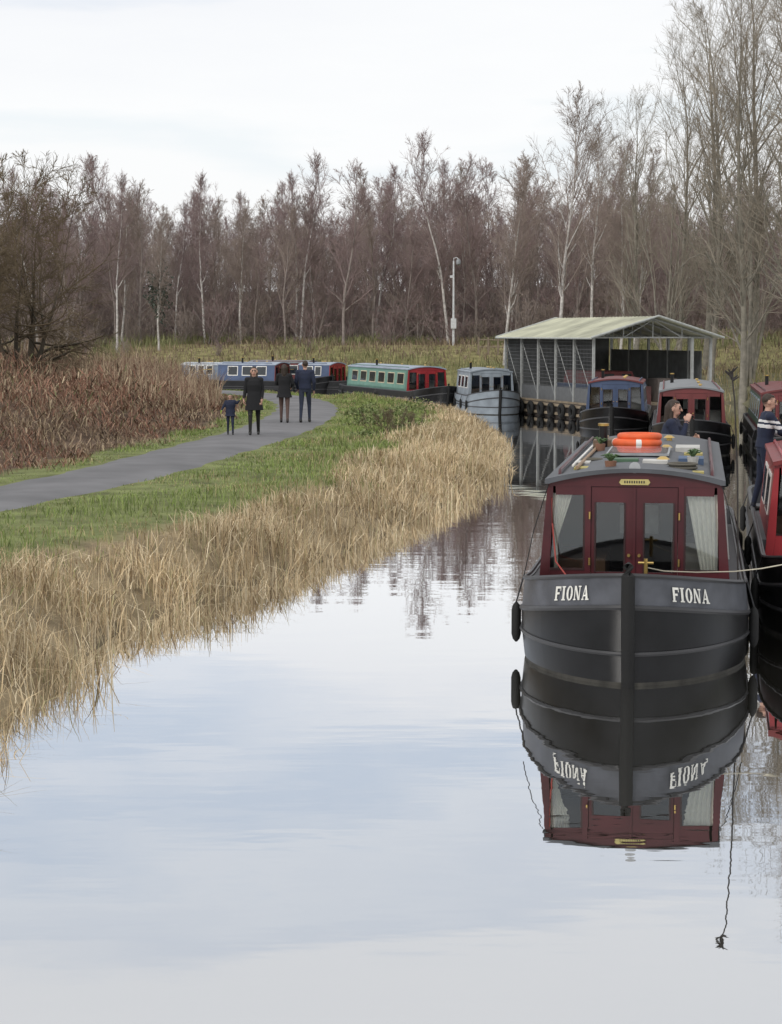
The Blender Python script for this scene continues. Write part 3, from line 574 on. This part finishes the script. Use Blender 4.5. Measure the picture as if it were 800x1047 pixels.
# ------------------------------------------------------------------ boat shed
rz=math.atan2(2.5,8.5); SH=empty('boat_shed',(7.35,71.2,0),rz)
Ws,Ls,ze,zp=4.65,9.4,3.02,3.72
mb=MB(); mb.box(-.15,Ws+.15,-.3,Ls+.2,-.4,.55,0); mb.box(-.1,Ws+.1,-.25,Ls+.15,.551,.62,1)
mb.box(-.22,-.15,-.3,Ls+.2,.42,.52,1); mb.box(-.22,-.15,-.3,Ls+.2,.1,.2,1)
mb.obj('pontoon',[M('pontoon_hull',(.045,.035,.03),.8,scale=2,var=.4),M('pontoon_timber',(.25,.2,.14),.85,scale=3,var=.3)],SH)
mb=MB(); mb.box(0,2.1,-.42,-.31,.1,1.25,0); mb.obj('maroon_bulwark',[M('rust_maroon',(.075,.025,.022),.6,var=.4)],SH)
mb=MB()
for i in range(9): mb.torus((-.30,.2+i*1.1,.28),.20,.08,'x',n=18,k=8)
mb.torus((.1,-.50,.5),.26,.09,'y',n=18,k=8)
mb.obj('tyre_fenders',[rubber],SH,smooth=True)
mb=MB()
for y in np.linspace(0,Ls,6):
    for x in (0,Ws): mb.box(x-.045,x+.045,y-.045,y+.045,.6,ze,0)
    mb.tube([(0,y,ze),(Ws/2,y,zp),(Ws,y,ze)],.04,0,6); mb.tube([(0,y,ze),(Ws,y,ze)],.03,0,6)
    for t in (.25,.5,.75): mb.cyl((Ws*t,y,ze),(Ws*t,y,ze+(zp-ze)*(1-abs(2*t-1))),.022,m=0,n=6)
    mb.cyl((Ws*.25,y,ze),(Ws*.5,y,zp-.05),.02,m=0,n=6); mb.cyl((Ws*.75,y,ze),(Ws*.5,y,zp-.05),.02,m=0,n=6)
mb.box(3.85,3.95,-.05,.05,.6,ze,0)
for x in (0,Ws): mb.cyl((x,0,ze),(x,Ls,ze),.045,m=0,n=6)
for y in np.linspace(0,Ls,6)[:-1]: mb.cyl((0,y,.7),(0,y+1.88,ze-.1),.015,m=0,n=5)
mb.obj('steel_frame',[M('frame_grey',(.34,.35,.34),.6)],SH)
mb=MB(); K=120
for side in (-1,1):
    rows=[]
    for t in (0,1):
        row=[]
        for i in range(K+1):
            y=-.5+(Ls+.9)*i/K; dzc=.02*math.sin(i*1.7)
            x=(Ws/2 if t==0 else (-.30 if side<0 else Ws+.30)); z=(zp+.07 if t==0 else ze-.02)+dzc; row.append((x,y,z))
        rows.append(row)
    mb.loft(rows,0,cap=False,closed=False)
for s_ in (-.5,Ls+.4): mb.tube([(-.3,s_,ze+.0),(Ws/2,s_,zp+.09),(Ws+.3,s_,ze+.0)],.04,1,6)
mb.cyl((-.3,-.5,ze-.03),(-.3,Ls+.4,ze-.03),.035,m=1,n=6)
mb.obj('corrugated_roof',[M('roof_sheet',(.42,.42,.31),.6,scale=.8,var=.35),M('roof_trim',(.42,.44,.42),.6)],SH)
mb=MB()
for z in np.arange(.9,2.98,.14): mb.cyl((0,0,z),(0,Ls,z),.008,m=0,n=4)
for y in np.arange(0,Ls,.14): mb.cyl((0,y,.62),(0,y,2.98),.008,m=0,n=4)
mb.box(-.01,.02,.05,Ls,.62,1.15,0)
mb.obj('mesh_fence',[M('mesh_steel',(.12,.125,.13),.6)],SH)
mb=MB(); mb.box(0.1,Ws-.1,Ls+.02,Ls+.06,.62,ze,0); mb.box(Ws-.02,Ws+.03,.8,Ls,.62,ze-.5,0); mb.obj('rear_sheeting',[M('sheet_grey',(.10,.105,.105),.7,scale=3,var=.3)],SH)
mb=MB()
mb.loft([[(.9,1.2,.63),(2.6,1.2,.63),(2.55,1.0,1.3),(.95,1.0,1.3)],[(.8,3,.63),(2.7,3,.63),(2.7,3,1.25),(.8,3,1.25)],[(.8,6,.63),(2.7,6,.63),(2.7,6,1.25),(.8,6,1.25)]],0); mb.loft([[(1.0,1.8,1.26),(2.5,1.8,1.26),(2.4,2.0,1.75),(1.1,2.0,1.75)],[(1.0,5.6,1.26),(2.5,5.6,1.26),(2.4,5.5,1.75),(1.1,5.5,1.75)]],1)
mb.box(1.2,1.6,1.83,1.88,1.42,1.66,2); mb.box(1.9,2.3,1.83,1.88,1.42,1.66,2); mb.box(3.0,3.8,1,2,.62,1.5,3); mb.box(.1,.8,.3,1.0,.62,1.2,3)
mb.obj('stored_dinghy_and_crates',[blue,dred,glassd,M('crate',(.12,.1,.09),.8)],SH,bevel=.03)

# CCTV mast
x_,y_=3.72,117; z0=tz1(x_,y_); CM=empty('cctv_mast',(x_,y_,z0)); mb=MB()
mb.cyl((0,0,-.1),(0,0,5.0),.075,.05,m=0); mb.tube([(0,0,4.9),(.0,0,5.15),(.18,0,5.2),(.28,0,5.1)],.03,0,8); mb.tube([(.28,0,5.12),(.28,0,5.0),(.28,0,4.8),(.28,0,4.72)],[.06,.15,.14,.03],1,12)
mb.box(-.16,.16,-.2,-.07,1.0,1.6,0); mb.box(-.22,-.02,-.05,.05,4.0,4.15,0)
mb.obj('mast_and_camera',[M('mast_white',(.62,.63,.64),.5),M('dome_dark',(.25,.26,.27),.3)],CM,smooth=True)
FE=empty('bank_fence',(0,0,0)); mb=MB()
for k in range(26):
    x_=5+k*.55; y_=farline(x_)+9; z=tz1(x_,y_); mb.box(x_-.05,x_+.05,y_-.05,y_+.05,z-.1,z+1.0,0)
for h_ in (.45,.85): mb.tube([(5+k*.55,farline(5+k*.55)+9,tz1(5+k*.55,farline(5+k*.55)+9)+h_) for k in range(26)],.03,0,5)
mb.obj('posts_and_rails',[M('fence_wood',(.25,.2,.15),.85)],FE)

# ------------------------------------------------------------------ people
def ell(c,r,n=14):
    vs=[];fs=[]
    for i in range(1,n):
        a=math.pi*i/n
        for j in range(2*n): b=math.pi*j/n; vs.append((c[0]+r[0]*math.sin(a)*math.cos(b),c[1]+r[1]*math.sin(a)*math.sin(b),c[2]+r[2]*math.cos(a)))
    t=len(vs); vs+=[(c[0],c[1],c[2]+r[2]),(c[0],c[1],c[2]-r[2])]; m=2*n
    for i in range(n-2):
        for j in range(m): k=(j+1)%m; fs.append((i*m+j,(i+1)*m+j,(i+1)*m+k,i*m+k))
    for j in range(m): k=(j+1)%m; fs.append((t,j,k)); fs.append((t+1,(n-2)*m+k,(n-2)*m+j))
    return vs,fs
def cap(p0,p1,r0,r1,n=14):
    p0=Vector(p0);p1=Vector(p1); d=p1-p0; L=max(d.length,1e-4); t=d/L; u=t.orthogonal().normalized(); w_=t.cross(u); prof=[]
    for k in range(1,6): a=math.pi/2*k/5; prof.append((-r0*math.cos(a),r0*math.sin(a)))
    K=max(2,int(L/.02))
    for k in range(1,K): prof.append((L*k/K,r0+(r1-r0)*k/K))
    for k in range(0,5): a=math.pi/2*k/5; prof.append((L+r1*math.sin(a),r1*math.cos(a)))
    vs=[];fs=[]
    for (s,r) in prof:
        for j in range(n): b=2*math.pi*j/n; vs.append(tuple(p0+t*s+u*r*math.cos(b)+w_*r*math.sin(b)))
    m=len(prof)
    for i in range(m-1):
        for j in range(n): k=(j+1)%n; fs.append((i*n+j,i*n+k,(i+1)*n+k,(i+1)*n+j))
    fs.append(tuple(range(n-1,-1,-1))); fs.append(tuple((m-1)*n+j for j in range(n))); return vs,fs
def rings(R,n=28):
    out=[]
    for a,b in zip(R[:-1],R[1:]):
        K=max(1,int(abs(b[2]-a[2])/.02))
        for k in range(K): t=k/K; out.append([a[i]*(1-t)+b[i]*t for i in range(5)])
    out.append(R[-1]); vs=[];fs=[]
    for c in out:
        for j in range(n): b=2*math.pi*j/n; vs.append((c[0]+c[3]*math.cos(b),c[1]+c[4]*math.sin(b),c[2]))
    for i in range(len(out)-1):
        for j in range(n): k=(j+1)%n; fs.append((i*n+j,i*n+k,(i+1)*n+k,(i+1)*n+j))
    fs.append(tuple(range(n-1,-1,-1))); fs.append(tuple((len(out)-1)*n+j for j in range(n))); return vs,fs
skin=M('skin',(.52,.31,.23),.55,var=.08,scale=10); hairb=M('hair_brown',(.035,.022,.015),.6,scale=30,var=.4); eyem=M('eye',(.02,.015,.015),.2); lipm=M('lips',(.4,.13,.12),.5)
def person(name,loc,rz,H,legs,arms,mats,coat=None,hair='short',lean=(0,0),head_turn=0,top_r=1.0,hat=False,stripe=False,gloves=False,female=False):
    prim=[]; up=[]
    def A(p,l,u=False): (up if u else prim).append((p,l))
    for (hp,kn,an) in legs:
        A(cap(hp,kn,.088,.058),'legs'); A(cap(kn,an,.056,.038),'legs' if not mats.get('boots') else 'shoes')
        an=Vector(an); A(cap(an+Vector((0,.03,-.045)),an+Vector((0,-.13,-.06)),.038,.032),'shoes'); A(cap(an,an+Vector((0,.01,-.05)),.042,.04),'shoes')
    k=top_r; sw=.95 if female else 1.05
    A(rings([(0,0,.84,.13,.10),(0,0,.92,.165*(1.03 if female else .97),.115),(0,0,1.0,.155,.11)]),'legs')
    A(rings([(0,0,.93,.16*k,.115*k),(0,0,1.08,.145*k,.105*k),(0,-.005,1.25,.17*k*sw,.12*k),(0,0,1.36,.165*k*sw,.10*k),(0,.005,1.42,.11,.075),(0,.005,1.46,.06,.055)]),'top',True)
    if coat:
        A(rings([(0,0,coat,.235,.19),(0,0,.85,.20,.16),(0,0,1.0,.175,.14),(0,0,1.1,.168,.122)]),'top')
    for s,(sh,el,wr) in zip((-1,1),arms):
        sh=Vector(sh);el=Vector(el);wr=Vector(wr); A(cap((0,0,1.385),sh,.06,.062*k),'top',True); A(cap(sh,el,.058*k,.045*k),'top',True); A(cap(el,wr,.045*k,.033),'sleeve',True)
        d=(wr-el).normalized(); lab='gloves' if gloves else 'skin'
        sd_=d.cross(Vector((1,0,0)) if abs(d.x)<.8 else Vector((0,0,1))).normalized(); nn=d.cross(sd_).normalized()
        if nn.x*s>0: nn=-nn
        A(cap(wr,wr+d*.03,.027,.03),lab,True)
        for q,o_ in enumerate((-.03,-.011,.011,.029)):
            kn=wr+d*.095+sd_*o_; A(cap(wr+d*.03+sd_*o_*.6,kn,.019,.013),lab,True)
            l1_=(.036,.042,.045,.038)[q]; m_=kn+(d*.85+nn*.5).normalized()*l1_; A(cap(kn,m_,.0105,.0095),lab,True); A(cap(m_,m_+(d*.4+nn*.9).normalized()*l1_*.8,.0095,.0085),lab,True)
        th=wr+d*.035+sd_*.03; t2=th+(d+sd_*.8+nn*.3).normalized()*.04; A(cap(th,t2,.014,.012),lab,True); A(cap(t2,t2+(d+nn*.6).normalized()*.03,.011,.009),lab,True)
    hd=[]; 
    def Hh(p,l): hd.append((p,l))
    Hh(cap((0,.01,1.42),(0,-.005,1.52),.052,.05),'skin')
    Hh(ell((0,0,1.60),(.074,.092,.10)),'skin'); Hh(ell((0,-.025,1.545),(.056,.062,.062)),'skin')
    Hh(cap((0,-.088,1.605),(0,-.108,1.572),.011,.015),'skin'); Hh(ell((0,-.083,1.532),(.024,.01,.008)),'lips')
    for s in (-1,1): Hh(ell((s*.030,-.083,1.605),(.013,.010,.008)),'eyes'); Hh(ell((s*.078,.005,1.59),(.012,.022,.032)),'skin'); Hh(cap((s*.015,-.09,1.625),(s*.045,-.084,1.628),.006,.005),'hair')
    Hh(ell((0,.028,1.628),(.081,.088,.09)),'hat' if hat else 'hair')
    Hh(ell((0,-.030,1.678),(.060,.036,.024)),'hat' if hat else 'hair')
    if hair=='long':
        Hh(cap((0,.06,1.6),(0,.07,1.42),.075,.06),'hair'); 
        for s in (-1,1): Hh(cap((s*.065,.03,1.62),(s*.075,.02,1.43),.030,.026),'hair')
    Rh=Matrix.Translation((0,0,1.45))@Matrix.Rotation(head_turn,4,'Z')@Matrix.Translation((0,0,-1.45))
    hd=[(([tuple(Rh@Vector(p)) for p in pr[0]],pr[1]),l) for pr,l in hd]
    Rl=Matrix.Translation((0,0,.95))@Matrix.Rotation(lean[0],4,'X')@Matrix.Rotation(lean[1],4,'Y')@Matrix.Translation((0,0,-.95))
    allp=prim+[(([tuple(Rl@Vector(p)) for p in pr[0]],pr[1]),l) for pr,l in up+hd]
    vs=[];fs=[];lab=[]
    for (pv,pf),l in allp:
        o_=len(vs); vs+=pv; fs+=[tuple(i+o_ for i in f) for f in pf]; lab+=[l]*len(pv)
    me=bpy.data.meshes.new(name+'_base'); me.from_pydata(vs,[],fs); ob=bpy.data.objects.new('tmp',me); COL.objects.link(ob)
    md=ob.modifiers.new('r','REMESH'); md.mode='VOXEL'; md.voxel_size=.0075
    sm=ob.modifiers.new('s','SMOOTH'); sm.factor=.5; sm.iterations=2
    bpy.context.view_layer.update(); dg=bpy.context.evaluated_depsgraph_get(); nm=bpy.data.meshes.new_from_object(ob.evaluated_get(dg)); bpy.data.objects.remove(ob)
    names=['legs','shoes','top','sleeve','skin','hair','eyes','lips','gloves','hat','stripe']
    dm={'skin':skin,'hair':hairb,'eyes':eyem,'lips':lipm}; dm.update({k_:v_ for k_,v_ in mats.items() if k_ in names})
    nm.materials.clear()
    for n_ in names: nm.materials.append(dm.get(n_,mats['top']))
    kd=kdtree.KDTree(len(vs))
    for i_,v_ in enumerate(vs): kd.insert(v_,i_)
    kd.balance()
    for p in nm.polygons:
        c_=p.center; l=lab[kd.find(c_)[1]]; ix=names.index(l)
        if stripe and l in('top','sleeve'):
            zz=(Rl.inverted()@Vector(c_)).z
            if 1.22<zz<1.27 or 1.30<zz<1.335: ix=10
            if l=='sleeve' : ix=10 if (Vector(c_)-Rl@Vector(arms[0][1])).length%.09<.04 else 3
        p.material_index=ix; p.use_smooth=True
    E_=empty(name,loc,rz,H/1.70); o2=bpy.data.objects.new('body',nm); COL.objects.link(o2); o2.parent=E_
    return E_
navy=M('cloth_navy',(.018,.024,.05),.9,bump=.003,scale=15); blk=M('cloth_black',(.012,.012,.014),.9,bump=.003,scale=15); jean=M('cloth_denim',(.025,.032,.055),.9,scale=15); shoe=M('shoe_black',(.012,.011,.01),.5); wst=M('stripe_white',(.7,.7,.7),.8); tan=M('tights',(.10,.06,.05),.7)
stand=lambda a,b:[[(-.09,0,.92),(-.095,-.03+a,.50),(-.10,a*1.6+.03,.09)],[(.09,0,.92),(.095,-.03+b,.50),(.10,b*1.6+.03,.09)]]
zp_=.745
person('woman',(-3.30,47.2,zp_),.05,1.63,stand(-.10,.09),[[(-.17,0,1.38),(-.22,.03,1.12),(-.25,-.02,.90)],[(.17,0,1.38),(.21,.04,1.12),(.20,-.04,.90)]],dict(top=blk,sleeve=blk,legs=blk,shoes=shoe,boots=True),coat=.62,hair='long',female=True,top_r=1.15)
yel=M('glove_green',(.35,.5,.06),.8)
person('child',(-3.88,47.25,zp_),.1,.98,stand(.08,-.10),[[(-.17,0,1.36),(-.28,-.02,1.18),(-.36,-.08,1.02)],[(.17,0,1.38),(.28,0,1.32),(.40,.0,1.45)]],dict(top=navy,sleeve=navy,legs=navy,shoes=shoe,hat=M('hat_green',(.05,.12,.06),.9),gloves=yel),coat=.78,hat=True,gloves=True,top_r=1.3)
person('woman',(-2.92,53.6,zp_),math.pi,1.58,stand(.09,-.08),[[(-.17,0,1.38),(-.25,-.02,1.15),(-.20,-.14,1.04)],[(.17,0,1.38),(.24,-.08,1.15),(.17,-.22,1.12)]],dict(top=blk,sleeve=blk,legs=tan,shoes=shoe),coat=.74,hair='long',female=True,top_r=1.15)
person('man',(-2.36,53.8,zp_),math.pi-.1,1.68,stand(-.11,.10),[[(-.20,0,1.39),(-.26,.03,1.12),(-.24,-.08,.88)],[(.20,0,1.39),(.25,.02,1.12),(.22,-.12,.92)]],dict(top=navy,sleeve=navy,legs=jean,shoes=shoe),top_r=1.18,head_turn=.4)
person('man',(5.30,27.75,.665),math.pi/2,1.66,stand(-.02,.06),[[(-.20,0,1.39),(-.22,-.18,1.20),(-.10,-.38,1.20)],[(.20,0,1.39),(.22,-.14,1.16),(.08,-.36,1.14)]],dict(top=navy,sleeve=navy,legs=navy,shoes=shoe,stripe=wst),lean=(.10,0),stripe=True,top_r=1.12,head_turn=-.1)
person('woman',(3.80,26.6,.62),math.pi/2-.3,1.66,stand(0,.03),[[(-.17,0,1.38),(-.20,-.16,1.15),(-.08,-.20,1.42)],[(.17,0,1.38),(.20,-.12,1.14),(.06,-.30,1.20)]],dict(top=navy,sleeve=navy,legs=blk,shoes=shoe),hair='long',female=True,top_r=1.3,lean=(.08,0),head_turn=0)

# ------------------------------------------------------------------ world, sun, camera
W=bpy.data.worlds.new('World'); sc.world=W; W.use_nodes=True; nt=W.node_tree; bg=nt.nodes['Background']; L=nt.links.new
sky=nt.nodes.new('ShaderNodeTexSky'); sky.sky_type='NISHITA'; sky.sun_disc=False; SE,SR=math.radians(35),math.radians(215); sky.sun_elevation=SE; sky.sun_rotation=SR
tc=nt.nodes.new('ShaderNodeTexCoord'); sp=nt.nodes.new('ShaderNodeSeparateXYZ'); L(tc.outputs['Generated'],sp.inputs[0])
mp=nt.nodes.new('ShaderNodeMapping'); mp.inputs['Scale'].default_value=(1.8,1.8,9); L(tc.outputs['Generated'],mp.inputs[0])
nz=nt.nodes.new('ShaderNodeTexNoise'); nz.inputs['Scale'].default_value=1.8; nz.inputs['Detail'].default_value=6; nz.inputs['Roughness'].default_value=.55; L(mp.outputs[0],nz.inputs['Vector'])
a1=nt.nodes.new('ShaderNodeMath'); a1.operation='MULTIPLY_ADD'; a1.inputs[1].default_value=.20; a1.inputs[2].default_value=-.10; L(nz.outputs['Fac'],a1.inputs[0])
a2=nt.nodes.new('ShaderNodeMath'); a2.operation='ADD'; L(a1.outputs[0],a2.inputs[0]); L(sp.outputs['Z'],a2.inputs[1])
cr=nt.nodes.new('ShaderNodeValToRGB'); L(a2.outputs[0],cr.inputs[0]); e=cr.color_ramp.elements
stops=[(0,(.94,.945,.95)),(.085,(.95,.955,.96)),(.108,(.87,.91,.935)),(.13,(.96,.965,.97)),(.185,(.91,.92,.945)),(.225,(.64,.72,.84)),(.25,(.80,.84,.90)),(.275,(.74,.79,.87)),(.305,(.88,.895,.92)),(.5,(.95,.95,.96)),(1,(1,1,1))]
e[0].position=0; e[0].color=(*stops[0][1],1); e[1].position=1; e[1].color=(*stops[-1][1],1)
for p_,c_ in stops[1:-1]: q=e.new(p_); q.color=(*c_,1)
sc10=nt.nodes.new('ShaderNodeVectorMath'); sc10.operation='SCALE'; sc10.inputs['Scale'].default_value=10.5; L(cr.outputs[0],sc10.inputs[0])
mxc=nt.nodes.new('ShaderNodeMix'); mxc.data_type='RGBA'; mxc.inputs[0].default_value=.95; L(sky.outputs[0],mxc.inputs[6]); L(sc10.outputs[0],mxc.inputs[7]); L(mxc.outputs[2],bg.inputs[0]); bg.inputs[1].default_value=.1
sl=bpy.data.lights.new('sun','SUN'); sl.energy=1.1; sl.angle=math.radians(14); sl.color=(1,.96,.9); so=bpy.data.objects.new('sun',sl); COL.objects.link(so)
dv=Vector((math.sin(SR)*math.cos(SE),math.cos(SR)*math.cos(SE),math.sin(SE))); so.rotation_euler=dv.to_track_quat('Z','Y').to_euler()
cam=bpy.data.cameras.new('camera'); co=bpy.data.objects.new('camera',cam); COL.objects.link(co); sc.camera=co
co.location=(0,0,3.2); co.rotation_euler=(math.radians(90-5.24),0,0); cam.sensor_fit='VERTICAL'; cam.angle=2*math.atan(523.5/2000); cam.clip_end=3000; cam.clip_start=.1
